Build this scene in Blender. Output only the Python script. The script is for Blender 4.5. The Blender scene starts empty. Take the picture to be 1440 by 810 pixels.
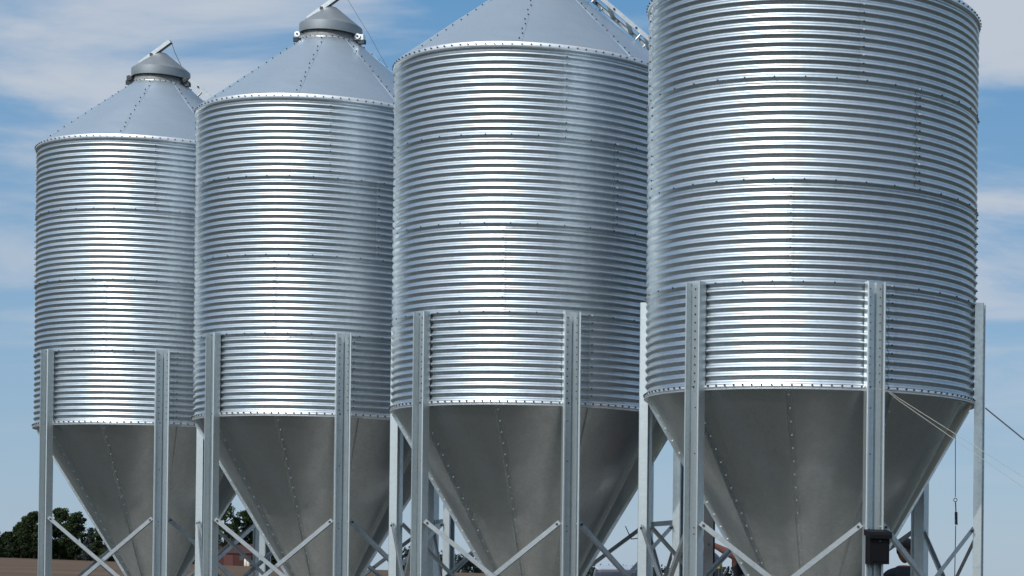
import bpy, math, random
from math import sin, cos, pi, radians as RD
from mathutils import Vector, Matrix, noise
random.seed(7)
S = bpy.context.scene
COL = S.collection

# ------------------------------------------------------------------ camera
cam = bpy.data.cameras.new('camera'); co = bpy.data.objects.new('camera', cam); COL.objects.link(co)
cam.sensor_width = 36.0; cam.lens = 2750.37/1440*36
cam.shift_x = (720-1453.3)/1440; cam.shift_y = (784.25-405)/1440
cam.clip_start = .1; cam.clip_end = 8000
PITCH, ROLL = .0081, -.0093
r0 = Vector((1, 0, 0)); u0 = Vector((0, -sin(PITCH), cos(PITCH))); fw = Vector((0, cos(PITCH), sin(PITCH)))
rt = r0*cos(ROLL) - u0*sin(ROLL); up = r0*sin(ROLL) + u0*cos(ROLL)
M = Matrix((rt, up, -fw)).transposed().to_4x4(); M.translation = (0, 0, 1.6)
co.matrix_world = M
S.camera = co

# ------------------------------------------------------------------ light
SUN_A, SUN_EL = -29.0, 42.0          # azimuth from -Y towards +X, elevation
sd = Vector((sin(RD(SUN_A))*cos(RD(SUN_EL)), -cos(RD(SUN_A))*cos(RD(SUN_EL)), sin(RD(SUN_EL))))
sl = bpy.data.lights.new('sun', 'SUN'); so = bpy.data.objects.new('sun', sl); COL.objects.link(so)
sl.energy = 2.7; sl.angle = RD(.53); sl.color = (1, .95, .88)
so.rotation_euler = sd.to_track_quat('Z', 'Y').to_euler()
W = bpy.data.worlds.new('World'); S.world = W; W.use_nodes = True
nt = W.node_tree; nt.nodes.clear(); N = nt.nodes; L = nt.links
out = N.new('ShaderNodeOutputWorld'); bg = N.new('ShaderNodeBackground'); bg.inputs[1].default_value = .12
sky = N.new('ShaderNodeTexSky'); sky.sky_type = 'NISHITA'; sky.sun_disc = False
sky.sun_elevation = RD(SUN_EL); sky.sun_rotation = math.atan2(sd.x, sd.y)
sky.air_density = 1.0; sky.dust_density = .3; sky.ozone_density = 2.5; sky.altitude = 200
# thin high cloud, laid out by direction (a real cloud sheet seen in perspective)
tc = N.new('ShaderNodeTexCoord')
sep = N.new('ShaderNodeSeparateXYZ'); L.new(tc.outputs['Generated'], sep.inputs[0])
mx = N.new('ShaderNodeMath'); mx.operation = 'MAXIMUM'; L.new(sep.outputs[2], mx.inputs[0]); mx.inputs[1].default_value = 0
ad = N.new('ShaderNodeMath'); ad.operation = 'ADD'; L.new(mx.outputs[0], ad.inputs[0]); ad.inputs[1].default_value = .16
cb = N.new('ShaderNodeCombineXYZ')
for i in (0, 1):
    dv = N.new('ShaderNodeMath'); dv.operation = 'DIVIDE'; L.new(sep.outputs[i], dv.inputs[0]); L.new(ad.outputs[0], dv.inputs[1]); L.new(dv.outputs[0], cb.inputs[i])
mp = N.new('ShaderNodeMapping'); mp.inputs['Location'].default_value = (7.3, 2.9, 0); mp.inputs['Rotation'].default_value = (0, 0, RD(18)); mp.inputs['Scale'].default_value = (1.0, 1.5, 1)
L.new(cb.outputs[0], mp.inputs[0])
n1 = N.new('ShaderNodeTexNoise'); n1.inputs['Scale'].default_value = 1.1; n1.inputs['Detail'].default_value = 9; n1.inputs['Roughness'].default_value = .56; n1.inputs['Distortion'].default_value = .5
L.new(mp.outputs[0], n1.inputs[0])
cr = N.new('ShaderNodeValToRGB'); cr.color_ramp.elements[0].position = .45; cr.color_ramp.elements[1].position = .62
cr.color_ramp.interpolation = 'EASE'
L.new(n1.outputs[0], cr.inputs[0])
# clouds fade out towards the horizon
hz = N.new('ShaderNodeMapRange'); hz.inputs[1].default_value = .03; hz.inputs[2].default_value = .17; L.new(sep.outputs[2], hz.inputs[0])
ml = N.new('ShaderNodeMath'); ml.operation = 'MULTIPLY'; L.new(cr.outputs[0], ml.inputs[0]); L.new(hz.outputs[0], ml.inputs[1])
m2 = N.new('ShaderNodeMath'); m2.operation = 'MULTIPLY'; L.new(ml.outputs[0], m2.inputs[0]); m2.inputs[1].default_value = .92
mix = N.new('ShaderNodeMix'); mix.data_type = 'RGBA'
# blue-grey autumn haze low in the sky, clearing upwards
hr = N.new('ShaderNodeValToRGB'); e = hr.color_ramp.elements; e[0].position = 0; e[0].color = (.42, .585, .78, 1); e[1].position = 1; e[1].color = (.135, .39, .73, 1)
k1 = e.new(.35); k1.color = (.315, .53, .78, 1)
hm = N.new('ShaderNodeMapRange'); hm.inputs[1].default_value = 0; hm.inputs[2].default_value = .30; L.new(sep.outputs[2], hm.inputs[0]); L.new(hm.outputs[0], hr.inputs[0])
hs = N.new('ShaderNodeVectorMath'); hs.operation = 'SCALE'; hs.inputs[3].default_value = 6.2; L.new(hr.outputs[0], hs.inputs[0])
fz = N.new('ShaderNodeMapRange'); fz.inputs[1].default_value = .28; fz.inputs[2].default_value = .75; fz.inputs[3].default_value = .85; fz.inputs[4].default_value = 0; L.new(sep.outputs[2], fz.inputs[0])
tint = N.new('ShaderNodeMix'); tint.data_type = 'RGBA'
L.new(fz.outputs[0], tint.inputs[0]); L.new(sky.outputs[0], tint.inputs[6]); L.new(hs.outputs[0], tint.inputs[7])
L.new(m2.outputs[0], mix.inputs[0]); L.new(tint.outputs[2], mix.inputs[6]); mix.inputs[7].default_value = (4.5, 4.9, 5.5, 1)
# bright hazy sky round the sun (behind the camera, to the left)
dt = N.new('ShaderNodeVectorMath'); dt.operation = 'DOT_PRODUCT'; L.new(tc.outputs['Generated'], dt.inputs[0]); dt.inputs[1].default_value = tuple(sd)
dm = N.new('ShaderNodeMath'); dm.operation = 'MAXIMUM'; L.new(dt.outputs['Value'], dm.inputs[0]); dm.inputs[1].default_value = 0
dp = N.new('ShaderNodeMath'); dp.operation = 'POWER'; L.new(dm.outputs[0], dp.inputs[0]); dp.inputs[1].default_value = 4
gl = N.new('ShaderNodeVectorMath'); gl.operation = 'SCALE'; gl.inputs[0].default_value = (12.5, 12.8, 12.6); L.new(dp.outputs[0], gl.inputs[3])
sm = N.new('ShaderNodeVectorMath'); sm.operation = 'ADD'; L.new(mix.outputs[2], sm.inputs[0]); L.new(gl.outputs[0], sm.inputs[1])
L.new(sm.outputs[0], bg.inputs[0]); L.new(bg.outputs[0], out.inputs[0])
S.view_settings.view_transform = 'Standard'; S.view_settings.look = 'None'
S.view_settings.exposure = 0.0; S.view_settings.gamma = 1; S.view_settings.use_curve_mapping = False

# ------------------------------------------------------------------ materials
def mat(name, col, rough=.6, metal=0.0, noise_scale=None, var=.0, bump=0.0, bump_scale=20, rvar=0.0, col2=None, spec=.5, detail=6, lo=.35, hi=.65):
    m = bpy.data.materials.new(name); m.use_nodes = True
    t = m.node_tree; b = t.nodes['Principled BSDF']; n = t.nodes
    b.inputs['Roughness'].default_value = rough; b.inputs['Metallic'].default_value = metal
    b.inputs['Base Color'].default_value = (*col, 1); b.inputs['Specular IOR Level'].default_value = spec
    c = n.new('ShaderNodeTexCoord')
    if noise_scale:
        x = n.new('ShaderNodeTexNoise'); x.inputs['Scale'].default_value = noise_scale; x.inputs['Detail'].default_value = detail
        t.links.new(c.outputs['Object'], x.inputs[0])
        r = n.new('ShaderNodeMapRange'); r.inputs[1].default_value = lo; r.inputs[2].default_value = hi; t.links.new(x.outputs[0], r.inputs[0])
        k = n.new('ShaderNodeMix'); k.data_type = 'RGBA'; t.links.new(r.outputs[0], k.inputs[0])
        c2 = col2 or tuple(v*(1-var) for v in col)
        k.inputs[6].default_value = (*c2, 1); k.inputs[7].default_value = (*col, 1)
        t.links.new(k.outputs[2], b.inputs['Base Color'])
        if rvar:
            q = n.new('ShaderNodeMapRange'); q.inputs[1].default_value = lo; q.inputs[2].default_value = hi
            q.inputs[3].default_value = rough+rvar; q.inputs[4].default_value = rough-rvar
            t.links.new(x.outputs[0], q.inputs[0]); t.links.new(q.outputs[0], b.inputs['Roughness'])
    if bump:
        y = n.new('ShaderNodeTexNoise'); y.inputs['Scale'].default_value = bump_scale; y.inputs['Detail'].default_value = 3
        t.links.new(c.outputs['Object'], y.inputs[0])
        z = n.new('ShaderNodeBump'); z.inputs['Strength'].default_value = bump; z.inputs['Distance'].default_value = .02
        t.links.new(y.outputs[0], z.inputs['Height']); t.links.new(z.outputs[0], b.inputs['Normal'])
    return m

def galv(name, base, dark, rough, sheet=6.0, bump=.05, rvar=.06, metal=.6, tone=False):
    """galvanised sheet: fine spangle, large soft patches of dulled zinc, faint streaks, slight sheet unevenness"""
    m = bpy.data.materials.new(name); m.use_nodes = True
    t = m.node_tree; b = t.nodes['Principled BSDF']; n = t.nodes; l = t.links
    b.inputs['Metallic'].default_value = metal
    c = n.new('ShaderNodeTexCoord')
    vo = n.new('ShaderNodeTexVoronoi'); vo.inputs['Scale'].default_value = 45; l.new(c.outputs['Object'], vo.inputs[0])
    sp = n.new('ShaderNodeSeparateColor'); l.new(vo.outputs['Color'], sp.inputs[0])
    big = n.new('ShaderNodeTexNoise'); big.inputs['Scale'].default_value = 1.6; big.inputs['Detail'].default_value = 5; l.new(c.outputs['Object'], big.inputs[0])
    mp = n.new('ShaderNodeMapping'); mp.inputs['Scale'].default_value = (14, 14, .9); l.new(c.outputs['Object'], mp.inputs[0])
    st = n.new('ShaderNodeTexNoise'); st.inputs['Scale'].default_value = 1.0; st.inputs['Detail'].default_value = 4; l.new(mp.outputs[0], st.inputs[0])
    a = n.new('ShaderNodeMath'); a.operation = 'MULTIPLY_ADD'; l.new(sp.outputs[0], a.inputs[0]); a.inputs[1].default_value = .3; a.inputs[2].default_value = 0
    a2 = n.new('ShaderNodeMath'); a2.operation = 'MULTIPLY_ADD'; l.new(big.outputs[0], a2.inputs[0]); a2.inputs[1].default_value = .9; l.new(a.outputs[0], a2.inputs[2])
    a3 = n.new('ShaderNodeMath'); a3.operation = 'MULTIPLY_ADD'; l.new(st.outputs[0], a3.inputs[0]); a3.inputs[1].default_value = .75; l.new(a2.outputs[0], a3.inputs[2])
    r = n.new('ShaderNodeMapRange'); r.inputs[1].default_value = .55; r.inputs[2].default_value = 1.25; l.new(a3.outputs[0], r.inputs[0])
    if tone:                                        # every sheet left the mill a little different
        at_ = n.new('ShaderNodeAttribute'); at_.attribute_name = 'tone'
        a4 = n.new('ShaderNodeMath'); a4.operation = 'ADD'; l.new(a3.outputs[0], a4.inputs[0]); l.new(at_.outputs['Fac'], a4.inputs[1]); l.new(a4.outputs[0], r.inputs[0])
    k = n.new('ShaderNodeMix'); k.data_type = 'RGBA'; l.new(r.outputs[0], k.inputs[0])
    k.inputs[6].default_value = (*dark, 1); k.inputs[7].default_value = (*base, 1); l.new(k.outputs[2], b.inputs['Base Color'])
    q = n.new('ShaderNodeMapRange'); q.inputs[1].default_value = .55; q.inputs[2].default_value = 1.25; q.inputs[3].default_value = rough+rvar; q.inputs[4].default_value = rough-rvar
    l.new(a3.outputs[0], q.inputs[0]); l.new(q.outputs[0], b.inputs['Roughness'])
    y = n.new('ShaderNodeTexNoise'); y.inputs['Scale'].default_value = sheet; y.inputs['Detail'].default_value = 2; l.new(c.outputs['Object'], y.inputs[0])
    z = n.new('ShaderNodeBump'); z.inputs['Strength'].default_value = bump; z.inputs['Distance'].default_value = .05
    l.new(y.outputs[0], z.inputs['Height']); l.new(z.outputs[0], b.inputs['Normal'])
    return m

WALL = galv('corrugated_zinc', (.62, .685, .725), (.46, .52, .56), .39, 5, .10, metal=.98, tone=True)
ROOF = galv('roof_zinc', (.53, .62, .68), (.43, .515, .57), .40, 3, .14, metal=.78)
HOP = galv('hopper_zinc', (.69, .72, .71), (.55, .575, .57), .34, 3, .14, metal=1)
LEG = galv('leg_zinc', (.56, .61, .62), (.44, .49, .50), .40, 8, .02, metal=.8)
FLANGE = galv('flange_zinc', (.74, .77, .78), (.6, .63, .64), .38, 8, .03, metal=.85)
BRACE = galv('brace_zinc', (.46, .49, .50), (.30, .33, .35), .40, 8, .03, metal=.85)
BOLT = mat('bolt_dark', (.05, .055, .06), .5, .6)
BOLTL = mat('bolt_pale', (.6, .61, .62), .55, .1)
CAPM = mat('cap_grey', (.25, .28, .30), .5, .5, 5, .18)
BLACK = mat('black_plastic', (.005, .005, .007), .6, 0, 6, .2, spec=.2)
ROPE = mat('pale_cord', (.30, .30, .28), .8)
DROPE = mat('dark_cord', (.05, .05, .055), .8)
DSTEEL = mat('dark_steel', (.06, .07, .08), .6, .4, 8, .3)
CONC = mat('concrete', (.2, .195, .18), .9, 0, 4, .25, .2, 30)
SKIN = mat('skin', (.21, .085, .066), .6, 0, 12, .12)
NAVY = mat('navy_cloth', (.02, .024, .036), .9, 0, 10, .25)
JEAN = mat('jean_cloth', (.04, .06, .11), .9, 0, 12, .3)
CAPC = mat('cap_cloth', (.025, .027, .033), .9, 0, 15, .3)
HAIR = mat('hair', (.03, .02, .014), .7)
EYE = mat('eye_white', (.75, .73, .7), .3)
LIPS = mat('lips', (.35, .13, .1), .5)
BARK = mat('bark', (.07, .055, .042), .95, 0, 8, .4)

# ------------------------------------------------------------------ mesh builder
class MB:
    def __init__(s): s.v = []; s.f = []; s.m = []; s.s = []
    def add(s, vs, fs, mi=0, sm=False):
        o = len(s.v); s.v += [tuple(p) for p in vs]
        for f in fs: s.f.append(tuple(o+i for i in f)); s.m.append(mi); s.s.append(sm)
    def box(s, c, sz, M3=None, mi=0):
        vs = []
        for x in (-.5, .5):
            for y in (-.5, .5):
                for z in (-.5, .5):
                    p = Vector((x*sz[0], y*sz[1], z*sz[2])); p = (M3 @ p) if M3 else p
                    vs.append(Vector(c)+p)
        s.add(vs, [(0, 1, 3, 2), (4, 6, 7, 5), (0, 4, 5, 1), (2, 3, 7, 6), (0, 2, 6, 4), (1, 5, 7, 3)], mi)
    def cyl(s, a, b, r, n=8, r2=None, mi=0, caps=True, sm=True):
        a = Vector(a); b = Vector(b); d = (b-a).normalized(); r2 = r if r2 is None else r2
        x = d.orthogonal().normalized(); y = d.cross(x)
        vs = [a+(x*cos(t)+y*sin(t))*r for t in [2*pi*i/n for i in range(n)]] + [b+(x*cos(t)+y*sin(t))*r2 for t in [2*pi*i/n for i in range(n)]]
        s.add(vs, [(i, (i+1) % n, n+(i+1) % n, n+i) for i in range(n)], mi, sm)
        if caps: s.add(vs, [tuple(range(n))[::-1], tuple(range(n, 2*n))], mi)
    def tube(s, pts, r, n=6, mi=0):
        for p, q in zip(pts[:-1], pts[1:]): s.cyl(p, q, r, n, mi=mi)
    def lathe(s, prof, n=96, mi=0, sm=True, a0=0, a1=2*pi, c=(0, 0)):
        full = abs(a1-a0-2*pi) < 1e-6; k = n if full else n+1; P = len(prof)
        vs = []
        for i in range(k):
            t = a0+(a1-a0)*i/n
            for r, z in prof: vs.append((c[0]+r*sin(t), c[1]-r*cos(t), z))
        fs = []
        for i in range(n):
            j = (i+1) % k
            for p in range(P-1): fs.append((i*P+p, j*P+p, j*P+p+1, i*P+p+1))
        s.add(vs, fs, mi, sm)
    def extr(s, prof, fa, fb, mi=0):
        """closed 2-D profile between frames fa, fb (callables mapping profile point to 3-D)"""
        n = len(prof); vs = [fa(p) for p in prof]+[fb(p) for p in prof]
        s.add(vs, [(i, (i+1) % n, n+(i+1) % n, n+i) for i in range(n)], mi)
        s.add(vs, [tuple(range(n))[::-1], tuple(range(n, 2*n))], mi)
    def bolt(s, p, nrm, r=.008, h=.007, mi=1):
        nrm = Vector(nrm).normalized(); p = Vector(p)
        s.cyl(p-nrm*.002, p+nrm*h, r, 6, r*.85, mi=mi, sm=False)
    def build(s, name, mats, parent=None, loc=None):
        me = bpy.data.meshes.new(name); me.from_pydata(s.v, [], s.f)
        mats = mats if isinstance(mats, (list, tuple)) else [mats]
        for m in mats: me.materials.append(m)
        me.polygons.foreach_set('material_index', s.m); me.polygons.foreach_set('use_smooth', s.s); me.update()
        o = bpy.data.objects.new(name, me); COL.objects.link(o)
        if parent: o.parent = parent
        if loc: o.location = loc
        return o

def tag(o, label=None, cat=None, group=None, kind=None):
    for k, v in (('label', label), ('category', cat), ('group', group), ('kind', kind)):
        if v: o[k] = v
    return o
def empty(name, loc=(0, 0, 0), rz=0):
    o = bpy.data.objects.new(name, None); COL.objects.link(o); o.location = loc; o.rotation_euler = (0, 0, rz); o.empty_display_size = .3
    return o
def RAD(a): return Vector((sin(a), -cos(a), 0))
def TAN(a): return Vector((cos(a), sin(a), 0))
def strip(w, t): return [(-w/2, 0), (w/2, 0), (w/2, t), (-w/2, t)]

# ------------------------------------------------------------------ ground
def gz(x, y):
    z = .04-.024*x-.005*y
    if y > 380: z -= .012*(y-380)
    z += .05*noise.noise(Vector((x*.02, y*.02, 0)))*min(1, max(0, (abs(y)-40)/60))
    return z
def ground():
    def axis(n, near, far):
        o = []
        for i in range(-n, n+1):
            t = i/n; o.append(math.copysign((near*abs(t)+far*abs(t)**4), t))
        return o
    xs = axis(90, 120, 3000); ys = axis(90, 120, 3500)
    b = MB(); vs = [(x, y, gz(x, y)) for y in ys for x in xs]; k = len(xs)
    b.add(vs, [(j*k+i, j*k+i+1, (j+1)*k+i+1, (j+1)*k+i) for j in range(len(ys)-1) for i in range(k-1)], 0, True)
    m = bpy.data.materials.new('field_soil'); m.use_nodes = True; t = m.node_tree; n = t.nodes; l = t.links; bs = n['Principled BSDF']
    bs.inputs['Roughness'].default_value = .95; bs.inputs['Specular IOR Level'].default_value = .15
    c = n.new('ShaderNodeTexCoord'); sp = n.new('ShaderNodeSeparateXYZ'); l.new(c.outputs['Object'], sp.inputs[0])
    a = n.new('ShaderNodeTexNoise'); a.inputs['Scale'].default_value = .06; a.inputs['Detail'].default_value = 8; l.new(c.outputs['Object'], a.inputs[0])
    r = n.new('ShaderNodeValToRGB'); e = r.color_ramp.elements
    e[0].position = .3; e[0].color = (.088, .060, .040, 1); e[1].position = .7; e[1].color = (.135, .093, .060, 1); l.new(a.outputs[0], r.inputs[0])
    # tractor rows
    wv = n.new('ShaderNodeTexWave'); wv.inputs['Scale'].default_value = .42; wv.inputs['Distortion'].default_value = 1.2; wv.bands_direction = 'Y'; l.new(c.outputs['Object'], wv.inputs[0])
    mm = n.new('ShaderNodeMix'); mm.data_type = 'RGBA'; mm.blend_type = 'MULTIPLY'; mm.inputs[0].default_value = .22; l.new(r.outputs[0], mm.inputs[6]); l.new(wv.outputs['Color'], mm.inputs[7])
    # grassy verge around the yard
    g = n.new('ShaderNodeTexNoise'); g.inputs['Scale'].default_value = 1.1; g.inputs['Detail'].default_value = 9; l.new(c.outputs['Object'], g.inputs[0])
    gr = n.new('ShaderNodeValToRGB'); e = gr.color_ramp.elements; e[0].position = .35; e[0].color = (.03, .04, .018, 1); e[1].position = .66; e[1].color = (.06, .068, .038, 1); l.new(g.outputs[0], gr.inputs[0])
    ln = n.new('ShaderNodeVectorMath'); ln.operation = 'LENGTH'; l.new(c.outputs['Object'], ln.inputs[0])
    mr = n.new('ShaderNodeMapRange'); mr.inputs[1].default_value = 55; mr.inputs[2].default_value = 60; l.new(ln.outputs['Value'], mr.inputs[0])
    mx = n.new('ShaderNodeMix'); mx.data_type = 'RGBA'; l.new(mr.outputs[0], mx.inputs[0]); l.new(gr.outputs[0], mx.inputs[6]); l.new(mm.outputs[2], mx.inputs[7])
    l.new(mx.outputs[2], bs.inputs['Base Color'])
    o = b.build('ground', m); tag(o, 'brown ploughed field with a grassy verge around the bins', 'ground', kind='structure')
ground()

# bins: x, y, crest radius (right to left along the row)
RING = .8146
BINS = [(-10.671, 23.7523, 1.3347, 3), (-7.8081, 21.5434, 1.3538, 2), (-4.9093, 19.2995, 1.3792, 1), (-1.9328, 16.9302, 1.4173, 0)]
def prism(poly, z0f, z1f, name, m):
    b = MB(); n = len(poly)
    vs = [(x, y, z0f(x, y)) for x, y in poly]+[(x, y, z1f(x, y)) for x, y in poly]
    b.add(vs, [(i, (i+1) % n, n+(i+1) % n, n+i) for i in range(n)]+[tuple(range(n, 2*n))])
    return b.build(name, m)
rowd = (Vector((-10.671, 23.7523, 0))-Vector((-1.9328, 16.9302, 0))).normalized(); rown = Vector((-rowd.y, rowd.x, 0))
A = Vector((-1.9328, 16.9302, 0))-rowd*2.3; B = Vector((-10.671, 23.7523, 0))+rowd*2.3
pl = [(A-rown*2), (B-rown*2), (B+rown*2), (A+rown*2)]
o = prism([(p.x, p.y) for p in pl][::-1], lambda x, y: gz(x, y)-.3, lambda x, y: gz(x, y)+.1, 'concrete_pad', CONC)
tag(o, 'long concrete pad carrying the row of bins', 'concrete pad', kind='structure')
yp = [(-26, 6), (8, 6), (10, 12), (10, 34), (-26, 34)]
o = prism(yp, lambda x, y: gz(x, y)-.2, lambda x, y: gz(x, y)+.012, 'gravel_yard', mat('gravel', (.042, .046, .043), .95, 0, 14, .5, .5, 60))
tag(o, 'gravel yard around the bins', 'yard', kind='structure')

# ------------------------------------------------------------------ grain bins
TH = .4618
NC = 12; PER = RING/NC; AMP = .0114
def wr(R, z): return R-AMP+AMP*cos(2*pi*z/PER)       # wall radius at height z above hopper rim
SEAM = [[32, -33, -118, 150], [-2, 88, 178, -92], [42, -66, -150, 125], [21, 111, -160, -70]]   # sheet joints by ring

def wall_ring(root, R, k, loff):
    b = MB(); z0 = k*RING; nz = 8*NC; n = 168; ph = random.random()*6
    prof = [(z0+RING*i/nz) for i in range(nz+1)]
    Rk = R+.0012*k
    vs = []
    for i in range(n):
        t = 2*pi*i/n
        for z in prof:
            dr = .0016*noise.noise(Vector((sin(t)*2.2+ph, cos(t)*2.2, z*1.1)))
            r = wr(Rk, z)+dr; vs.append((r*sin(t), -r*cos(t), z))
    P = nz+1
    b.add(vs, [(i*P+p, ((i+1) % n)*P+p, ((i+1) % n)*P+p+1, i*P+p+1) for i in range(n) for p in range(P-1)], 0, True)
    for s in SEAM[k]:
        a = RD(s)+loff
        # overlapping sheet edge
        w = .05/R; prof2 = [(wr(Rk, z)+.0035, z) for z in prof]
        b.lathe(prof2, 3, 0, True, a, a+w)
        b.lathe([(wr(Rk, z)-.001, z) for z in prof][:0] or [(wr(Rk, prof[0]), prof[0]), (wr(Rk, prof[0])+.0035, prof[0])], 3, 0, False, a, a+w)
        for e in (a, a+w):
            q = []
            for z in prof: q += [RAD(e)*(wr(Rk, z)-.001)+Vector((0, 0, z)), RAD(e)*(wr(Rk, z)+.0035)+Vector((0, 0, z))]
            b.add(q, [(2*i, 2*i+1, 2*i+3, 2*i+2) for i in range(nz)], 1 if s > 0 else 0)
        for j in range(NC+1):
            z = z0+j*PER
            if j == 0: continue
            b.bolt(RAD(a+w*.6)*(Rk+.003)+Vector((0, 0, z-.004)), RAD(a+w*.6), .0075, .007, 1 if j % 3 else 2)
    nb = 36
    for j in range(nb):
        a = 2*pi*(j+.35)/nb
        if k > 0: b.bolt(RAD(a)*(Rk+.001)+Vector((0, 0, z0-.004)), RAD(a), .008, .009, 1)
    if k > 0:                                       # lower edge of the lapped sheet
        b.lathe([(Rk-.003, z0-.012), (Rk+.003, z0-.012), (Rk+.0035, z0-.004), (Rk+.003, z0+.004)], n, 0, True)
    o = b.build('wall_ring', [WALL, BOLT, BOLTL], root)
    at_ = o.data.attributes.new('tone', 'FLOAT', 'FACE'); vals = [0.0]*len(o.data.polygons)
    ed = sorted((RD(s)+loff) % (2*pi) for s in SEAM[k]); tn = [random.uniform(-.22, .22) for _ in range(len(ed)+1)]
    for i in range(n):
        t = 2*pi*(i+.5)/n; q = sum(1 for e in ed if e < t) % len(ed)
        for p in range(P-1): vals[i*(P-1)+p] = tn[q]
    at_.data.foreach_set('value', vals)
    return o

def leg_profile():
    w, d, lip, t = .155, .076, .018, .0045
    outer = [(-w/2+lip, d), (-w/2+.006, d), (-w/2, d-.006), (-w/2, 0), (w*.06, 0), (w*.13, .014), (w/2-.018, .014), (w/2-.012, 0), (w/2, 0), (w/2, d-.003), (w/2-.007, d+.003), (w/2-lip, d-.001)]
    inner = [(w/2-lip, d-t), (w/2-t, d-t), (w/2-t, t), (w/2-.009, t), (w/2-.016, .014+t), (w*.13-.003, .014+t), (w*.06-.003, t), (-w/2+t, t), (-w/2+t, d-t), (-w/2+lip, d-t)]
    return outer+inner

def angle_bar(b, p, q, nrm, w=.05, t=.005, mi=0):
    """L-section bar from p to q; nrm = outward side"""
    p = Vector(p); q = Vector(q); d = (q-p).normalized(); nrm = (nrm-d*nrm.dot(d)).normalized(); s = d.cross(nrm)
    prof = [(-w/2, 0), (w/2, 0), (w/2, -w*.8), (w/2-t, -w*.8), (w/2-t, -t), (-w/2, -t)]
    b.extr(prof, lambda c: p+s*c[0]+nrm*c[1], lambda c: q+s*c[0]+nrm*c[1], mi)

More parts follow.
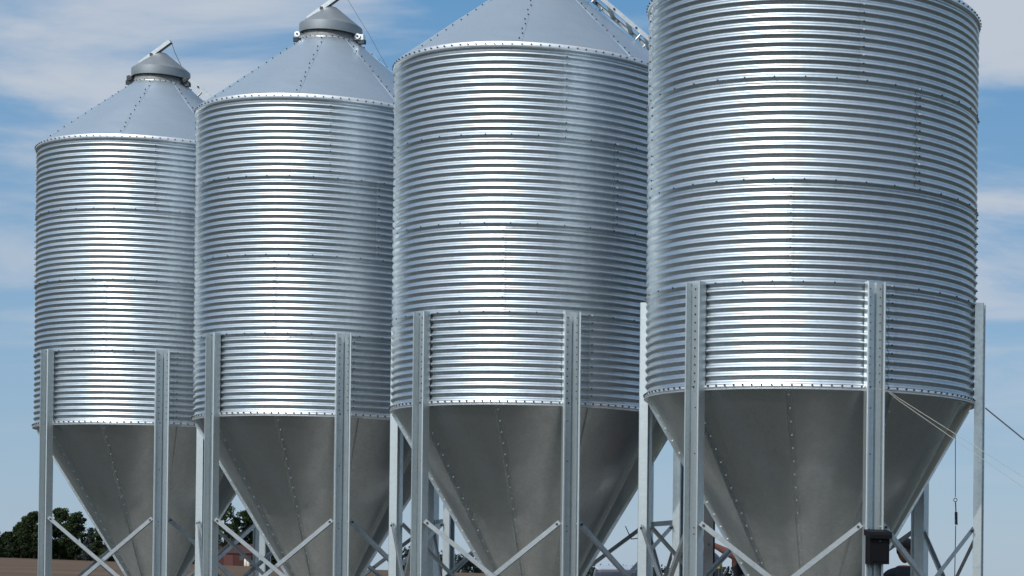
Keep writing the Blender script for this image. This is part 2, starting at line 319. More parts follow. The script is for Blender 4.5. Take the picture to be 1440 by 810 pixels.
def LA(k): return TH+k*pi/3-(RD(3.6) if k == 2 else 0)     # leg angles; the rear one stands a little off its mark
ORD = {0: 'far-left', 1: 'second from left', 2: 'third from left', 3: 'nearest, right-hand'}
def make_bin(i, x, y, R, lift, label, ladder, lid_kind):
    zr = 1.6+1.4926+.0546*lift          # hopper rim height
    base = gz(x, y)+.1
    root = empty('grain_bin', (x, y, base)); tag(root, label, 'grain bin', 'galvanised hopper-bottom grain bins in a row')
    body = zr-base                      # rim above the Empty
    def shift(o): o.location = (0, 0, body); return o
    off = RD([0, -2, 1.5, 0][i])
    for k in range(4): shift(wall_ring(root, R, k, off))
    # eave flange
    b = MB(); H = 4*RING
    b.lathe([(R-.02, H-.014), (R+.012, H-.014), (R+.016, H-.008), (R+.010, H+.034), (R-.004, H+.047), (R-.03, H+.04)], 168, 0, True)
    nb = 104
    for j in range(nb):
        a = 2*pi*(j+random.uniform(-.08, .08))/nb; b.bolt(RAD(a)*(R+.012)+Vector((0, 0, H+.014)), RAD(a)+Vector((0, 0, .1)), .0085, .011, 1)
    shift(b.build('eave_flange', [FLANGE, BOLT], root))
    # roof cone of eight formed panels
    RC = .298; rise = .885; n = 8*14
    b = MB()
    def rp(t, u):
        r = (R+.004)*(1-u)+RC*u; r = r*(1+.004*sin(pi*(1-u)*1)*cos(8*t))
        return RAD(t)*r+Vector((0, 0, H+.04+rise*u+.006*sin(pi*u)*noise.noise(Vector((t*3, u*3, i)))))
    vs = [rp(2*pi*q/n, u/10) for q in range(n) for u in range(11)]
    b.add(vs, [(q*11+u, ((q+1) % n)*11+u, ((q+1) % n)*11+u+1, q*11+u+1) for q in range(n) for u in range(10)], 0, True)
    sl_n = Vector((0, 0, 1))
    for q in range(8):
        a = TH*0+RD(6)+q*pi/4
        nr = (RAD(a)*rise+Vector((0, 0, (R-RC)))).normalized()
        p0 = rp(a, .0); p1 = rp(a, 1.0)
        b.extr([(-.022, -.002), (.022, -.002), (.022, .003), (-.022, .003)], lambda c: p0+TAN(a)*c[0]+nr*c[1], lambda c: p1+TAN(a)*c[0]*.7+nr*c[1], 0)
        for j in range(13):
            for sgn in ((1,) if j % 2 else (-1,)):
                p = p0.lerp(p1, (j+.5)/13.2); b.bolt(p+TAN(a)*.008*sgn+nr*.004, nr, .0072, .010, 1)
    shift(b.build('roof', [ROOF, BOLT], root))
    # collar, lid
    zc = H+.04+rise
    b = MB(); b.lathe([(RC+.02, zc-.012), (RC+.018, zc-.004), (RC, zc), (RC, zc+.085), (RC-.01, zc+.085)], 64, 0, True)
    for j in range(32): b.bolt(RAD(2*pi*j/32)*(RC+.012)+Vector((0, 0, zc-.006)), RAD(2*pi*j/32)+Vector((0, 0, .6)), .008, .01, 1)
    shift(b.build('collar', [FLANGE, BOLT], root))
    b = MB(); RL = .328; zl = zc+.07
    for sg in ([(RC+.003, zl+.02), (RL-.006, zl+.004)], [(RL-.006, zl+.004), (RL, zl)], [(RL, zl), (RL+.003, zl+.05), (RL+.001, zl+.1)], [(RL+.001, zl+.1), (RL-.006, zl+.107)], [(RL-.006, zl+.107), (.06, zl+.318)], [(.06, zl+.318), (.03, zl+.328), (.001, zl+.33)]):
        b.lathe(sg, 64, 0, True)
    lid = shift(b.build('lid', [CAPM], root))
    # lever across the lid
    b = MB(); p = Vector((-.235, -.05, zl+.175)); q = Vector((.135, -.05, zl+.455)); d = (q-p).normalized(); s = Vector((0, 1, 0)); u = d.cross(s)
    if u.z < 0: u = -u
    prof = [(-.03, -.022), (.03, -.022), (.03, .022), (-.03, .022)]
    if lid_kind == 1: q = q+d*.02
    b.extr(prof, lambda c: p+s*c[0]+u*c[1], lambda c: q+s*c[0]+u*c[1], 0)
    b.box(p.lerp(q, .4)+Vector((0, -.034, 0)), (.03, .01, .03), None, 1)
    b.cyl(p.lerp(q, .55)-u*.02, (0, -.0, zl+.3), .014, 8, mi=1)
    arm = b.build('lid_lever', [BRACE, BOLT], lid)
    b = MB()
    if lid_kind == 1:
        e = Vector((.62, .1, zl-.36))
        b.tube([q-u*.02, q.lerp(e, .5)+Vector((.02, 0, -.01)), e], .0022, 6)
    else:
        b.tube([q-u*.02, q+Vector((.05, .0, -.13)), Vector((.235, .02, zl+.18))], .0035, 6)
    b.build('lid_cord', [DROPE], lid)
    # hinge and latch brackets
    for a, w in ((RD(80), .15), (RD(-68), .055)):
        if lid_kind == 0 and a > 0: w = .05
        b = MB(); c = RAD(a)*(RC+.035)+Vector((0, 0, zc+.045)); Mx = Matrix((TAN(a), RAD(a), Vector((0, 0, 1)))).transposed()
        b.box(c, (.05, .07+w*.4, .06), Mx, 0); b.box(c-Vector((0, 0, .05))+RAD(a)*.02, (.045, .05+w*.4, .045), Mx, 1)
        pv = c-TAN(a)*.03*math.copysign(1, a); pv = c+Vector((0, -.035, .005)); b.cyl(pv, pv+Vector((0, -.012, 0)), .03, 14, mi=0); b.cyl(pv+Vector((0, -.012, 0)), pv+Vector((0, -.02, 0)), .011, 8, mi=1)
        shift(b.build('lid_bracket', [FLANGE if i == 1 else DSTEEL, DSTEEL], root))
    # roof ladder
    if ladder:
        a = RD(97); nr = (RAD(a)*rise+Vector((0, 0, (R-RC)))).normalized()
        lad = bpy.data.objects.new('roof_ladder', None); COL.objects.link(lad); lad.parent = root; lad.location = (0, 0, body)
        p0 = rp(a, -.03)+nr*.09; p1 = rp(a, .96)+nr*.09; d = (p1-p0).normalized()
        for s in (-1, 1):
            b = MB(); o1 = p0+TAN(a)*.22*s; o2 = p1+TAN(a)*.22*s
            b.extr([(-.014, -.021), (.014, -.021), (.014, -.017), (-.010, -.017), (-.010, .017), (.014, .017), (.014, .021), (-.014, .021)], lambda c: o1+TAN(a)*c[0]*-s+nr*c[1], lambda c: o2+TAN(a)*c[0]*-s+nr*c[1])
            for j in range(5): b.bolt(o1.lerp(o2, (j+.5)/5)+TAN(a)*-.018, -TAN(a), .012, .01, 1)
            for j in range(3): b.cyl(o1.lerp(o2, .05+.4*j)-nr*.09, o1.lerp(o2, .05+.4*j), .012, 6)
            b.build('rail', [BRACE, BOLT], lad)
        for j in range(6):
            b = MB(); c = p0.lerp(p1, (j+.5)/6); b.box(c, (.44, .035, .03), Matrix((TAN(a), d, nr)).transposed()); b.build('rung', [LEG], lad)
    # hopper flange and cone
    b = MB(); b.lathe([(R-.04, -.04), (R+.006, -.038), (R+.006, -.006), (R-.006, -.002)], 168, 0, True)
    b.lathe([(R-.04, -.046), (R+.010, -.044), (R+.010, -.040), (R-.04, -.040)], 168, 0, False)
    nb = 112
    for j in range(nb):
        a = 2*pi*(j+random.uniform(-.06, .06))/nb; b.bolt(RAD(a)*(R+.005)+Vector((0, 0, -.012)), RAD(a), .009, .010, 1)
    shift(b.build('rim_flange', [FLANGE, BOLT], root))
    b = MB(); RO = .19; dep = (R-.03-RO)*math.tan(RD(60)); NP = 10; n = NP*14; a_off = RD(-38)
    def hp(t, u):
        r = (R-.03)*(1-u)+RO*u; ph2 = ((t-a_off) % (2*pi/NP))/(2*pi/NP)
        r *= 1-.010*sin(pi*ph2)*sin(pi*min(1, u*1.15))
        r += .004*noise.noise(Vector((t*2.5, u*4, i*3.3)))*min(1, u*8)
        return RAD(t)*r+Vector((0, 0, -.042-dep*u))
    U = 16
    vs = [hp(a_off+2*pi*q/n, u/U) for q in range(n) for u in range(U+1)]
    b.add(vs, [(q*(U+1)+u, q*(U+1)+u+1, ((q+1) % n)*(U+1)+u+1, ((q+1) % n)*(U+1)+u) for q in range(n) for u in range(U)], 0, True)
    for q in range(NP):
        a = a_off+2*pi*q/NP; nr = (RAD(a)*dep-Vector((0, 0, (R-.03-RO)))).normalized()
        p0 = hp(a, .005); p1 = hp(a, 1)
        # lapped seam with a turned-out lip
        b.extr([(-.006, -.003), (.045, -.003), (.045, .003), (-.002, .004), (-.002, .030), (-.007, .030)], lambda c: p0+TAN(a)*c[0]+nr*c[1], lambda c: p1+TAN(a)*c[0]*.4+nr*c[1], 0)
        for j in range(20):
            p = p0.lerp(p1, (j+.3)/20); b.bolt(p+TAN(a)*(.022*(1-j/20*.6))+nr*.003, nr, .0078, .008, 2)
    shift(b.build('hopper', [HOP, BOLT, BOLTL], root))
    # outlet boot under the cone
    b = MB(); zo = -.042-dep
    b.lathe([(RO+.02, zo+.02), (RO+.02, zo-.01), (RO, zo-.01), (RO, zo-.14), (RO+.03, zo-.14), (RO+.03, zo-.16), (RO-.02, zo-.16)], 32, 0, False)
    b.box((0, -.05, zo-.18), (.5, .62, .03)); b.box((0, -.36, zo-.18), (.16, .03, .07))
    shift(b.build('outlet_gate', [BRACE], root))
    # legs
    LP = leg_profile(); top = RING+.012
    RLg = R+.002
    for k in range(6):
        a = LA(k); c0 = RAD(a)*RLg; T = TAN(a); Nn = RAD(a)
        b = MB(); b.extr(LP, lambda c: c0+T*c[0]+Nn*c[1]+Vector((0, 0, -body+.012)), lambda c: c0+T*c[0]+Nn*c[1]+Vector((0, 0, top)), 0)
        for j in range(12): b.bolt(c0+T*-.03+Nn*.005+Vector((0, 0, .03+j*PER)), Nn, .007, .006, 1)
        for j in range(12): b.bolt(c0+T*.05+Nn*.018+Vector((0, 0, .03+j*PER)), Nn, .006, .006, 1)
        for zz in (-.18, -.55, -1.15, -1.2, -1.8): b.bolt(c0+T*-.02+Nn*.005+Vector((0, 0, zz)), Nn, .006, .005, 1)
        lg = b.build('leg', [LEG, BOLT], root); lg.location = (0, 0, body)
        b = MB(); Mx = Matrix((T, Nn, Vector((0, 0, 1)))).transposed()
        b.box(c0+Nn*.035+Vector((0, 0, -body+.006)), (.26, .2, .012), Mx, 0)
        for sx in (-1, 1): b.cyl(c0+Nn*.035+T*.105*sx+Vector((0, 0, -body+.012)), c0+Nn*.035+T*.105*sx+Vector((0, 0, -body+.05)), .012, 6, mi=1)
        b.build('foot_plate', [BRACE, BOLT], lg)
    zt = 1.95-zr+.0546*lift+.03; zb = zt-1.0
    for k in range(6):
        a = LA(k); a2 = LA(k+1); m = RAD((a+a2)/2); e = .088
        P = lambda aa, s, zz, o: RAD(aa)*(RLg+.018+o)+TAN(aa)*e*s+Vector((0, 0, zz))
        for (z1, z2, o) in ((zt, zb, .03), (zb, zt, -.012)):
            b = MB(); p = P(a, 1, z1, o); q = P(a2, -1, z2, o); angle_bar(b, p, q, m, .042)
            b.bolt(p.lerp(q, .02), m, .012, .012, 1); b.bolt(p.lerp(q, .98), m, .012, .012, 1)
            shift(b.build('brace', [BRACE, BOLT], root))
        if k == 1 and i in (1, 2):
            b = MB(); angle_bar(b, P(a, 1, zt+.04, .01), P(a2, -1, zt+.04, .01), m, .05); shift(b.build('cross_strut', [BRACE], root))
    return root

labs = ['leftmost, most distant silver corrugated grain bin, lid lever and roof ladder against clouds',
        'silver corrugated grain bin second from the left, whole cone roof with lid bracket showing',
        'silver corrugated grain bin third from the left, roof peak cropped, ladder on its right slope',
        'rightmost and largest silver corrugated grain bin, black box mounted on its front leg']
for i, (x, y, R, lift) in enumerate(BINS):
    make_bin(i, x, y, R, lift, labs[i], i in (0, 2), 1 if i == 1 else 0)

# ------------------------------------------------------------------ things on and behind the bins
x4, y4, R4 = BINS[3][:3]
zr4 = 1.6+1.4926
a = TH; c = Vector((x4, y4, 0))+RAD(a)*(R4+.075)
bx = empty('control_box', (c.x, c.y, 1.68), a); tag(bx, 'black weatherproof box with sloping lid fixed to the leg of the largest bin', 'control box')
b = MB(); b.box((0, -.06, .1), (.165, .10, .235)); b.box((0, -.112, .09), (.13, .006, .17), None, 0); b.cyl((0, -.116, .165), (0, -.122, .165), .008, 8, mi=1); b.box((-.06, -.08, -.03), (.03, .03, .03), None, 1)
b.build('box_body', [BLACK, DSTEEL], bx)
b = MB(); b.extr([(-.005, 0), (-.14, -.03), (-.14, .0), (-.132, .022), (-.005, .045)], lambda c: Vector((-.095, c[0], .215+c[1])), lambda c: Vector((.095, c[0], .215+c[1])))
b.build('box_lid', [BLACK], bx)

def world(px, py, Y):
    """point seen at photo pixel (px, py) standing Y metres off"""
    u = (px-1453.3)/2750.37; v = -(py-784.25)/2750.37
    w = rt*u+up*v+fw; w = w*(Y/w.y); return w+Vector((0, 0, 1.6))
def cable(name, pts, r, m, label, cat, sag=0, n=12):
    P = []
    for p, q in zip(pts[:-1], pts[1:]):
        for j in range(n):
            t = j/n; P.append(Vector(p).lerp(Vector(q), t)-Vector((0, 0, sag*4*t*(1-t))))
    P.append(Vector(pts[-1])); b = MB(); b.tube(P, r, 6)
    o = b.build(name, m); tag(o, label, cat); return o
lk0 = Vector((x4, y4, 0))+RAD(TH)*(R4+.08); lk1 = Vector((x4, y4, 0))+RAD(TH+pi/3)*(R4+.08)
cable('cord', [world(1219, 545, 15.4), world(1250, 550, 15.42), world(1262, 559, 15.4), world(1440, 671, 14.6), world(1640, 775, 13.8)], .0024, ROPE, 'upper of two thin pale cords slanting from the largest bin to the right', 'cord')
cable('cord', [world(1250, 552, 15.40), world(1262, 562, 15.38), world(1440, 686, 14.4), world(1600, 790, 13.6)], .0024, ROPE, 'lower of two thin pale cords slanting from the largest bin to the right', 'cord')
cable('rope', [world(1386, 574, 16.75), world(1392, 579, 16.6), world(1440, 618, 16.0), world(1600, 740, 14.2)], .006, DROPE, 'short dark rope tied to the far right leg, running off the picture', 'rope')
# hanging line with hook and spring
hl = empty('hanging_line', world(1344, 630, 18.0)); tag(hl, 'thin hanging line with hook and spring, right of the largest hopper', 'line')
P0 = world(1343.5, 600, 18.0); o0 = Vector(hl.location)
f = lambda px, py: world(px, py, 18.0)-o0
b = MB(); b.tube([P0-o0, f(1343.5, 699)], .0035, 6); b.tube([f(1344, 739), f(1342.5, 812)], .0042, 6); b.tube([f(1342.5, 812), f(1342, 870)], .0042, 6); b.build('wire', DROPE, hl)
b = MB()
cc = f(1343.5, 703); pts = [cc+Vector((cos(t), 0, sin(t)))*.016 for t in [2*pi*i/14 for i in range(15)]]; b.tube(pts, .0035, 6); b.tube([f(1343.7, 706), f(1344.3, 721)], .0055, 6); b.build('hook', DSTEEL, hl)
b = MB(); b.cyl(f(1344.5, 720), f(1345, 738), .012, 10); 
for j in range(9): b.cyl(f(1344.5, 721+j*1.9), f(1344.5, 722+j*1.9), .0145, 10)
b.build('spring', DSTEEL, hl)
cable('twine', [world(879.5, 740, 18.8), world(884, 750, 18.8), world(888, 758, 18.9), world(897, 757, 18.95), world(903, 754, 18.9)], .005, DROPE, 'thin dark twine hanging between the third bin and its brace', 'twine')

# dark upright post behind the largest bin
p = world(997, 790, 18.2)
pt = empty('steel_post', (p.x, p.y, gz(p.x, p.y)+.1)); tag(pt, 'dark steel post behind the left front leg of the largest bin', 'post')
hgt = world(997, 560, 18.2).z-pt.location.z
b = MB(); b.extr([(-.045, -.05), (.045, -.05), (.045, -.042), (-.037, -.042), (-.037, .042), (.045, .042), (.045, .05), (-.045, .05)], lambda c: Vector((c[0], c[1], 0)), lambda c: Vector((c[0], c[1], hgt)))
for j in range(6): b.bolt((.0, -.05, hgt*(.2+.12*j)), (0, -1, 0), .011, .01, 1)
b.build('upright', [DSTEEL, BOLT], pt)
b = MB(); b.box((0, 0, .006), (.24, .24, .012)); b.build('foot_plate', [DSTEEL], pt)

# round tank with yellow valve
p = world(992, 800, 19.2)
tk = empty('water_tank', (p.x, p.y, gz(p.x, p.y)+.1)); ztk = world(992, 773, 19.2).z-tk.location.z
tag(tk, 'dark blue-grey round-topped tank with yellow valve, behind the steel post', 'tank')
b = MB(); rr = .165; prof = [(rr*.9, 0), (rr, .03), (rr, ztk-rr)]+[(rr*cos(t), ztk-rr+rr*sin(t)) for t in [pi/2*i/8 for i in range(1, 8)]]+[(.002, ztk)]
b.lathe(prof, 32, 0, True); b.build('tank_shell', mat('tank_blue', (.055, .065, .09), .45, 0, 5, .2), tk)
YEL = mat('yellow_plastic', (.55, .42, .03), .5)
q = world(1011.5, 795, 18.95)-tk.location
b = MB(); b.cyl(q+Vector((0, 0, -.03)), q+Vector((0, 0, .0)), .02, 10, .026, mi=0); b.box(q+Vector((0, 0, .005)), (.055, .03, .016)); b.build('valve', YEL, tk)
b = MB(); b.cyl(q+Vector((0, 0, -.25)), q+Vector((0, 0, -.03)), .012, 8); b.cyl(q+Vector((0, 0, -.25)), q+Vector((-.06, .12, -.3)), .012, 8); b.build('valve_pipe', DSTEEL, tk)

# ------------------------------------------------------------------ people
def skinned(name, joints, edges, root_i, sub=2):
    me = bpy.data.meshes.new(name); me.from_pydata([j[0] for j in joints], edges, []); o = bpy.data.objects.new(name, me); COL.objects.link(o)
    sk = o.modifiers.new('skin', 'SKIN'); sk.use_smooth_shade = True
    for i, j in enumerate(joints):
        v = me.skin_vertices[0].data[i]; r = j[1]; v.radius = r if isinstance(r, tuple) else (r, r); v.use_root = (i == root_i)
    ss = o.modifiers.new('sub', 'SUBSURF'); ss.levels = sub; ss.render_levels = sub
    dg = bpy.context.evaluated_depsgraph_get(); ev = o.evaluated_get(dg)
    m2 = bpy.data.meshes.new_from_object(ev); vs = [tuple(v.co) for v in m2.vertices]; fs = [tuple(f.vertices) for f in m2.polygons]
    bpy.data.objects.remove(o); return vs, fs
def person(loc, rz, label, hand_l, hand_r, elbow_l, elbow_r, sleeve, top, head_turn=0, cap=True):
    root = empty('person', loc, rz); tag(root, label, 'person')
    J = []; E = []
    def add(p, r, par=None):
        J.append((p, r)); i = len(J)-1
        if par is not None: E.append((par, i))
        return i
    pel = add((0, 0, .95), (.15, .11)); ab = add((0, 0, 1.12), (.145, .105), pel); ch = add((0, 0, 1.33), (.17, .115), ab); sh = add((0, .01, 1.47), (.10, .08), ch)
    nk = add((0, 0, 1.55), .056, sh)
    for s, hand, elb in ((-1, hand_r, elbow_r), (1, hand_l, elbow_l)):
        a1 = add((.17*s, .01, 1.45), .062, sh); a2 = add(elb, .045, a1)
        e = Vector(elb); h = Vector(hand); wr_ = e.lerp(h, .94); fa = add(tuple(e.lerp(h, .35)), .043, a2); w = add(tuple(wr_), .026, fa)
        d = (h-e).normalized(); pm = add(tuple(wr_+d*.06), (.034, .018), w)
        sd_ = d.orthogonal().normalized(); up_ = d.cross(sd_)
        for q in range(4):
            bs = wr_+d*.095+sd_*(-.027+.018*q); f1 = add(tuple(bs), .0085, pm); L_ = (.03, .036, .033, .025)[q]
            f2 = add(tuple(bs+d*L_+up_*.008), .0078, f1); add(tuple(bs+d*(L_*1.5)+up_*.03), .0068, f2)
        t1 = add(tuple(wr_+d*.035+sd_*.035), .010, pm); add(tuple(wr_+d*.07+sd_*.052+up_*.015), .0085, t1)
    for s in (-1, 1):
        h = add((.095*s, 0, .88), .088, pel); k = add((.11*s, -.02, .5), .06, h); cf = add((.112*s, 0, .35), .055, k); an = add((.115*s, .02, .09), .04, cf); add((.12*s, -.15, .04), (.042, .03), an)
    vs, fs = skinned('person_body', J, E, 0, 2)
    b = MB()
    for f in fs:
        c = sum((Vector(vs[k]) for k in f), Vector())/len(f)
        mi = 1
        if c.z > 1.53 and abs(c.x) < .1: mi = 0
        elif c.z < .1: mi = 3
        elif c.z < .96 and abs(c.x) < .24: mi = 2
        else:
            for hand, elb in ((hand_r, elbow_r), (hand_l, elbow_l)):
                h = Vector(hand); e = Vector(elb); t = (c-e).dot(h-e)/(h-e).length_squared
                if t > sleeve and (c-e.lerp(h, min(1.3, max(0, t)))).length < .1: mi = 0
        b.f.append(f); b.m.append(mi); b.s.append(True)
    b.v = list(vs)
    # head, joined to the same mesh
    nf = 24; hv = []; ht = head_turn
    def hpnt(u, v):
        # u around, v from chin to crown
        z = -cos(pi*v); r = sin(pi*v)
        x_ = r*cos(u)*.075; y_ = r*sin(u)*.096; z_ = z*.118
        if z_ < 0: y_ *= 1-.18*(-z_/.118); x_ *= 1-.28*(-z_/.118)
        fr = max(0, -sin(u))*r
        if fr > .93 and -.035 < z_ < .028: y_ -= .021*(1-abs(z_+.012)/.05)*min(1, (fr-.93)/.04)          # nose
        if fr > .75 and .005 < z_ < .04 and abs(cos(u)*r) > .25: y_ += .008                              # eye sockets
        if fr > .8 and -.085 < z_ < -.055: y_ -= .005
        return (x_*cos(ht)-y_*sin(ht), x_*sin(ht)+y_*cos(ht)-.012, 1.685+z_)
    NU, NV = 40, 30
    vsH = [hpnt(2*pi*i/NU, j/NV) for j in range(NV+1) for i in range(NU)]
    b.add(vsH, [(j*NU+i, j*NU+(i+1) % NU, (j+1)*NU+(i+1) % NU, (j+1)*NU+i) for j in range(NV) for i in range(NU)], 0, True)
    R3 = Matrix.Rotation(ht, 3, 'Z')
    def hl_(p): q = R3 @ Vector(p); return Vector((q.x, q.y-.012, 1.685+q.z))
    for s in (-1, 1):
        b.cyl(hl_((.074*s, .005, .02)), hl_((.084*s, .012, .02)), .026, 10, .03, mi=0)
        c = hl_((.03*s, -.083, .018)); b.cyl(c, c+R3 @ Vector((0, -.005, 0)), .012, 8, .009, mi=4); b.cyl(c+R3 @ Vector((0, -.005, 0)), c+R3 @ Vector((0, -.008, 0)), .006, 8, mi=5)
    b.box(hl_((0, -.088, -.052)), (.04, .008, .009), R3, 6)
    b.build('person_body', [SKIN, top, JEAN, BOLT, EYE, BOLT, LIPS], root)
    # hair
    hb = MB(); vv = []
    for j in range(NV+1):
        for i in range(NU):
            p = Vector(hpnt(2*pi*i/NU, j/NV)); c0 = Vector((0, -.012, 1.685)); vv.append(c0+(p-c0)*1.06)
    fs_ = []
    for j in range(NV):
        for i in range(NU):
            v = (j+.5)/NV; u = 2*pi*(i+.5)/NU; front = -sin(u)
            if v > .72 or (front < .15 and v > .42): fs_.append((j*NU+i, j*NU+(i+1) % NU, (j+1)*NU+(i+1) % NU, (j+1)*NU+i))
    hb.add(vv, fs_, 0, True); hb.build('hair', HAIR, root)
    if cap:
        cb_ = MB(); prof = [(.1*cos(t), .055+.085*sin(t)) for t in [pi/2*i/8 for i in range(9)]]
        k = 28; vs2 = [hl_((r*sin(2*pi*i/k)*.92, -r*cos(2*pi*i/k)*1.12, z)) for i in range(k) for r, z in [(.1, .038)]+prof]
        P = len(prof)+1
        cb_.add(vs2, [(i*P+q, ((i+1) % k)*P+q, ((i+1) % k)*P+q+1, i*P+q+1) for i in range(k) for q in range(P-1)], 0, True)
        br = [hl_((.085*sin(t), -.095-.085*cos(t)*1.0, .042)) for t in [-pi/2+pi*i/12 for i in range(13)]]
        n_ = len(br); cb_.add(br+[p+Vector((0, 0, .008)) for p in br], [tuple(range(n_))[::-1], tuple(range(n_, 2*n_))]+[(i, (i+1) % n_, n_+(i+1) % n_, n_+i) for i in range(n_)], 0)
        cb_.build('cap', CAPC, root)
    return root
p = world(1272, 800, 20.2)
pr = person((p.x, p.y, gz(p.x, p.y)+.1-.0), RD(12), 'person in dark cap and dark jacket standing behind the legs at right', (.27, -.12, 1.0), (-.27, -.1, 1.0), (.27, .03, 1.2), (-.26, .04, 1.2), .95, NAVY, RD(18))
pr.scale = (1.04, 1.04, (world(1272, 755, 20.2).z-pr.location.z)/1.83)
p = world(1062, 800, 19.0)
pg = gz(p.x, p.y)+.1; hd = world(1001, 765, 18.75); el = world(1035, 783, 18.85)
person((p.x, p.y, pg), 0, 'person in navy shirt behind the largest hopper, bare arm gripping the post', (.27, -.1, .9), tuple(hd-Vector((p.x, p.y, pg))+Vector((.0, 0, 0))), (.27, .05, 1.15), tuple(el-Vector((p.x, p.y, pg))), -.15, NAVY, RD(-20), cap=False)

# ------------------------------------------------------------------ distant barn, car
p = world(331, 797, 345)
bn = empty('barn', (p.x, p.y, gz(p.x, p.y)), RD(8)); tag(bn, 'small dark red barn at the far field edge between the two left bins', 'barn')
RED = mat('red_boards', (.06, .016, .014), .85, 0, 2, .3); RF = mat('barn_roof', (.045, .02, .02), .8, 0, 2, .3); GLASSD = mat('barn_window', (.05, .05, .055), .4); WH = mat('white_trim', (.6, .56, .5), .7)
b = MB(); b.box((0, 0, 1.1), (6.4, 4.5, 2.2)); 
b.extr([(-2.25, 2.2), (2.25, 2.2), (0, 3.7)], lambda c: Vector((-3.2, c[0], c[1])), lambda c: Vector((3.2, c[0], c[1])))
b.build('barn_wall', RED, bn)
b = MB()
for s in (-1, 1):
    d = Vector((0, s*2.25, -1.5)).normalized()
    b.extr([(0, 0), (2.9, 0), (2.9, .12), (0, .12)], lambda c: Vector((-3.5, 0, 3.72))+d*c[0]+Vector((0, 0, c[1])), lambda c: Vector((3.5, 0, 3.72))+d*c[0]+Vector((0, 0, c[1])))
b.build('barn_roof', RF, bn)
b = MB(); b.box((-.6, -2.28, .95), (1.6, .06, 1.9)); b.build('barn_door', mat('barn_door_red', (.085, .03, .025), .8), bn)
for xx in (1.6,):
    b = MB(); b.box((xx, -2.28, 1.3), (.7, .05, .8)); b.build('window', GLASSD, bn)
for j, (px, s) in enumerate(((346, 1.0), (349.5, .75))):
    p = world(px, 797, 338); o = MB()
    o.lathe([(.3*s, 0), (.33*s, .05), (.33*s, 1.1*s), (.2*s, 1.35*s), (.08*s, 1.4*s), (.01, 1.42*s)], 16, 0, True)
    q = o.build('storage_drum', WH, None, (p.x, p.y, gz(p.x, p.y))); tag(q, ['larger pale drum standing right of the distant red barn', 'smaller pale drum right of the distant red barn, outermost'][j], 'drum')

p = world(866, 805, 62)
car = empty('parked_car', (p.x, p.y, gz(p.x, p.y)), RD(14)); tag(car, 'silver-white parked car, only its roof showing low between the bins', 'car')
PAINT = mat('silver_paint', (.62, .64, .68), .25, .5); GLASS = mat('car_glass', (.03, .035, .045), .08); TYRE = mat('tyre', (.02, .02, .02), .9); RIM = mat('rim', (.5, .5, .52), .35, .9)
LAMP = mat('lamp_glass', (.7, .7, .68), .15); TAIL = mat('tail_glass', (.4, .02, .02), .2)
def loft(b, secs, mi=0):
    n = len(secs[0]); vs = [v for s in secs for v in s]
    b.add(vs, [(k*n+i, k*n+(i+1) % n, (k+1)*n+(i+1) % n, (k+1)*n+i) for k in range(len(secs)-1) for i in range(n)], mi, True)
    b.add(vs, [tuple(range(n))[::-1], tuple(range((len(secs)-1)*n, len(secs)*n))], mi)
def csec(y, w, z0, z1, k=4, n=20):
    o = []
    for i in range(n):
        t = 2*pi*i/n; c_, s_ = cos(t), sin(t)
        o.append((w/2*math.copysign(abs(c_)**(2/k), c_), y, (z0+z1)/2+(z1-z0)/2*math.copysign(abs(s_)**(2/k), s_)))
    return o
topz = world(862, 795.5, 62).z-car.location.z
kz = topz/1.5
b = MB(); loft(b, [csec(yy, w, a_, c_*kz) for yy, w, a_, c_ in ((-2.2, 1.3, .4, .72), (-2.1, 1.62, .28, .86), (-1.2, 1.78, .25, .98), (0, 1.8, .25, 1.0), (1.3, 1.78, .25, 1.02), (2.05, 1.66, .28, 1.0), (2.2, 1.45, .4, .9))]); b.build('body', PAINT, car)
b = MB(); loft(b, [csec(yy, w, a_*kz, c_*kz, 5) for yy, w, a_, c_ in ((-1.15, 1.5, .9, 1.0), (-.55, 1.36, .95, 1.43), (.2, 1.3, .95, 1.5), (1.1, 1.3, .95, 1.47), (1.75, 1.42, .95, 1.05))]); b.build('cabin', GLASS, car)
b = MB(); loft(b, [csec(yy, w, (c_-.06)*kz, (c_+.012)*kz, 3) for yy, w, c_ in ((-.6, 1.2, 1.42), (-.4, 1.3, 1.465), (.2, 1.33, 1.5), (.9, 1.3, 1.49), (1.15, 1.15, 1.45))]); b.build('roof', PAINT, car)
for sx in (-1, 1):
    for sy in (-1.35, 1.35):
        b = MB(); b.cyl((sx*.7, sy, .33), (sx*.9, sy, .33), .33, 24); w_ = b.build('wheel', TYRE, car); b = MB(); b.cyl((sx*.9, sy, .33), (sx*.915, sy, .33), .2, 16); b.build('rim', RIM, w_)
    b = MB(); b.box((sx*.6, -2.13, .68), (.34, .12, .14)); b.build('headlight', LAMP, car)
    b = MB(); b.box((sx*.66, 2.14, .82), (.24, .1, .16)); b.build('tail_lamp', TAIL, car)

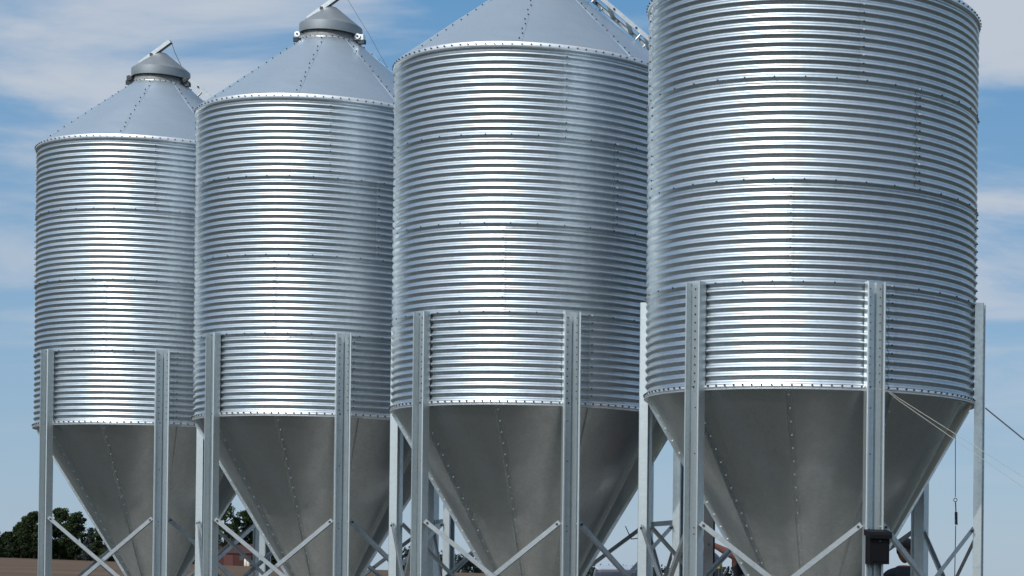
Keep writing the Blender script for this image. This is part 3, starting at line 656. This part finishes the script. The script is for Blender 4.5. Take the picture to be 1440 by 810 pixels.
# ------------------------------------------------------------------ trees
LEAF = [mat('leaf_dark', (.024, .038, .019), .9, 0, .4, .4, spec=.05), mat('leaf_mid', (.046, .072, .030), .9, 0, .4, .4, spec=.05), mat('leaf_light', (.085, .11, .045), .9, 0, .4, .35, spec=.05)]
CON = [mat('needle_dark', (.016, .026, .026), .85), mat('needle_mid', (.024, .038, .034), .85), mat('needle_light', (.036, .054, .042), .85)]
def tree(px, topy, Y, wpx, label, seed, conifer=False, group='trees at the far edge of the field', leafy=1.0):
    rnd = random.Random(seed); base = world(px, 790, Y); z0 = gz(base.x, base.y); H = world(px, topy, Y).z-z0; Wd = wpx*Y/2750
    root = empty('conifer_tree' if conifer else 'leafy_tree', (base.x, base.y, z0)); tag(root, label, 'tree', group)
    b = MB(); b.cyl((0, 0, -.2), (0, 0, H*.5), H*.03, 8, H*.017); b.cyl((0, 0, H*.5), (rnd.uniform(-.3, .3), 0, H*.9), H*.017, 6, H*.004)
    for j in range(9):
        z = H*rnd.uniform(.22, .75); t = rnd.uniform(0, 2*pi); l = Wd*.38*(1 if not conifer else (1-z/H)); b.cyl((0, 0, z), (cos(t)*l, sin(t)*l, z+l*(.6 if not conifer else -.05)), H*.011, 5, H*.003)
    b.build('trunk', BARK, root)
    b = MB(); cl = []
    if conifer:
        for j in range(60):
            u = rnd.random()**.8; z = H*(.06+.92*u); rr_ = Wd*.5*(1-u)**.8*rnd.uniform(.3, 1.08); t = rnd.uniform(0, 2*pi); cl.append((Vector((cos(t)*rr_, sin(t)*rr_, z)), .34*Wd*(1.05-u)*.5+.12, .5))
    else:
        for j in range(95):
            t = rnd.uniform(0, 2*pi); cz = rnd.random(); z = H*(.12+.82*cz); env = (sin(pi*min(1, max(.06, cz*.86+.12))))**.6
            rr_ = Wd*.5*env*rnd.random()**.45; cl.append((Vector((cos(t)*rr_, sin(t)*rr_, z)), Wd*rnd.uniform(.05, .12), .85))
    for c, r, fl in cl:
        mi = rnd.choice((0, 0, 0, 1, 1))
        for q in range(int(95*leafy)):
            d = Vector((rnd.gauss(0, 1), rnd.gauss(0, 1), rnd.gauss(0, 1))).normalized()*r*1.25*rnd.random()**.45; d.z *= fl
            p = c+d
            if p.z > H*1.01: continue
            s = rnd.uniform(.10, .22); t = Vector((rnd.gauss(0, 1), rnd.gauss(0, 1), rnd.gauss(0, .8))).normalized(); u = t.orthogonal().normalized(); w = t.cross(u)
            b.add([p+u*s, p+w*s*.6, p-u*s, p-w*s*.6], [(0, 1, 2, 3)], min(2, max(0, mi+rnd.choice((-1, 0, 0, 1)))))
    b.build('crown', CON if conifer else LEAF, root)
T = [(-14, 745, 350, 46, 'broad dark green tree cut by the left edge of the picture', 0),
     (12, 748, 352, 34, 'low dark green tree just left of the leftmost bin leg', 0),
     (30, 735, 345, 34, 'dark bushy tree with a domed top beside the leftmost bin leg', 0),
     (48, 719, 340, 44, 'taller tree half hidden behind the leftmost bin leg', 0),
     (84, 712, 345, 46, 'tallest dark-topped tree right of the leftmost bin leg', 0),
     (107, 719, 340, 38, 'thin-leaved olive tree with sky showing through its right side', 0),
     (128, 742, 335, 26, 'dark pointed conifer against the left edge of the leftmost hopper', 1),
     (150, 735, 335, 40, 'dark tree mostly hidden behind the leftmost hopper', 0),
     (288, 712, 350, 40, 'dense tree behind the left front leg of the second bin', 0),
     (316, 704, 345, 44, 'tall tree with bright gaps in its crown above the red barn', 0),
     (344, 716, 350, 44, 'dark rounded tree right of and behind the red barn', 0),
     (372, 735, 355, 40, 'tree behind the right rear legs of the leftmost bin', 0)]
for j, (px, ty, Y, w, lab, con) in enumerate(T):
    tree(px, ty, Y, w, lab, 100+j, bool(con), leafy=1.5 if j not in (5, 9) else .95)
# far-off wood: reads as one mass
rnd = random.Random(5); b = MB()
for j in range(84):
    px = 560+j*5.6+rnd.uniform(-3, 3)
    Y = 760+rnd.uniform(-50, 60)
    ty = 768+(px-560)*.145 if px < 760 else 797.5+1.5*sin(px*.05)+max(0, (px-1000))*.006
    ty += rnd.uniform(-2, 3.0)
    P = world(px, ty, Y); z0 = gz(P.x, P.y); r = rnd.uniform(2.4, 4.2)
    zc_ = [z for z in (P.z-r*.7, P.z-r*1.9, P.z-r*3.3, P.z-r*4.7) if z > z0-2] or [P.z-r]
    for z in zc_:
        for q in range(46):
            d = Vector((rnd.gauss(0, 1), rnd.gauss(0, 1), rnd.gauss(0, .8))).normalized()*r*rnd.random()**.3
            p = Vector((P.x, P.y, z))+d; s = rnd.uniform(.5, 1.0); t = Vector((rnd.gauss(0, 1), rnd.gauss(0, 1), rnd.gauss(0, 1))).normalized(); u = t.orthogonal().normalized(); w = t.cross(u)
            b.add([p+u*s, p+w*s*.7, p-u*s, p-w*s*.7], [(0, 1, 2, 3)], rnd.choice((0, 0, 1, 2)))
    b.cyl((P.x, P.y, z0-.5), (P.x, P.y, P.z-r), .3, 5, .12, mi=3)
o = b.build('distant_wood', [mat('far_leaf_a', (.024, .034, .032), .9, spec=.05), mat('far_leaf_b', (.028, .040, .036), .9, spec=.05), mat('far_leaf_c', (.033, .046, .040), .9, spec=.05), BARK])
tag(o, 'far-off belt of woodland along the horizon', 'woodland', kind='stuff')
# low hedge foot under the near tree line
rnd = random.Random(9); b = MB()
for j in range(430):
    px = -60+j*1.05+rnd.uniform(-1, 1); Y = 352+rnd.uniform(-6, 10); P = world(px, 790, Y); z0 = gz(P.x, P.y); h = rnd.uniform(1.3, 3.6)
    for q in range(44):
        p = Vector((P.x+rnd.gauss(0, .6), P.y+rnd.gauss(0, .8), z0+h*rnd.random())); s = rnd.uniform(.18, .4); t = Vector((rnd.gauss(0, 1), rnd.gauss(0, 1), rnd.gauss(0, 1))).normalized(); u = t.orthogonal().normalized(); w = t.cross(u)
        b.add([p+u*s, p+w*s*.7, p-u*s, p-w*s*.7], [(0, 1, 2, 3)], rnd.choice((0, 0, 0, 1)))
o = b.build('undergrowth', LEAF); tag(o, 'dark undergrowth along the foot of the tree line', 'undergrowth', kind='stuff')
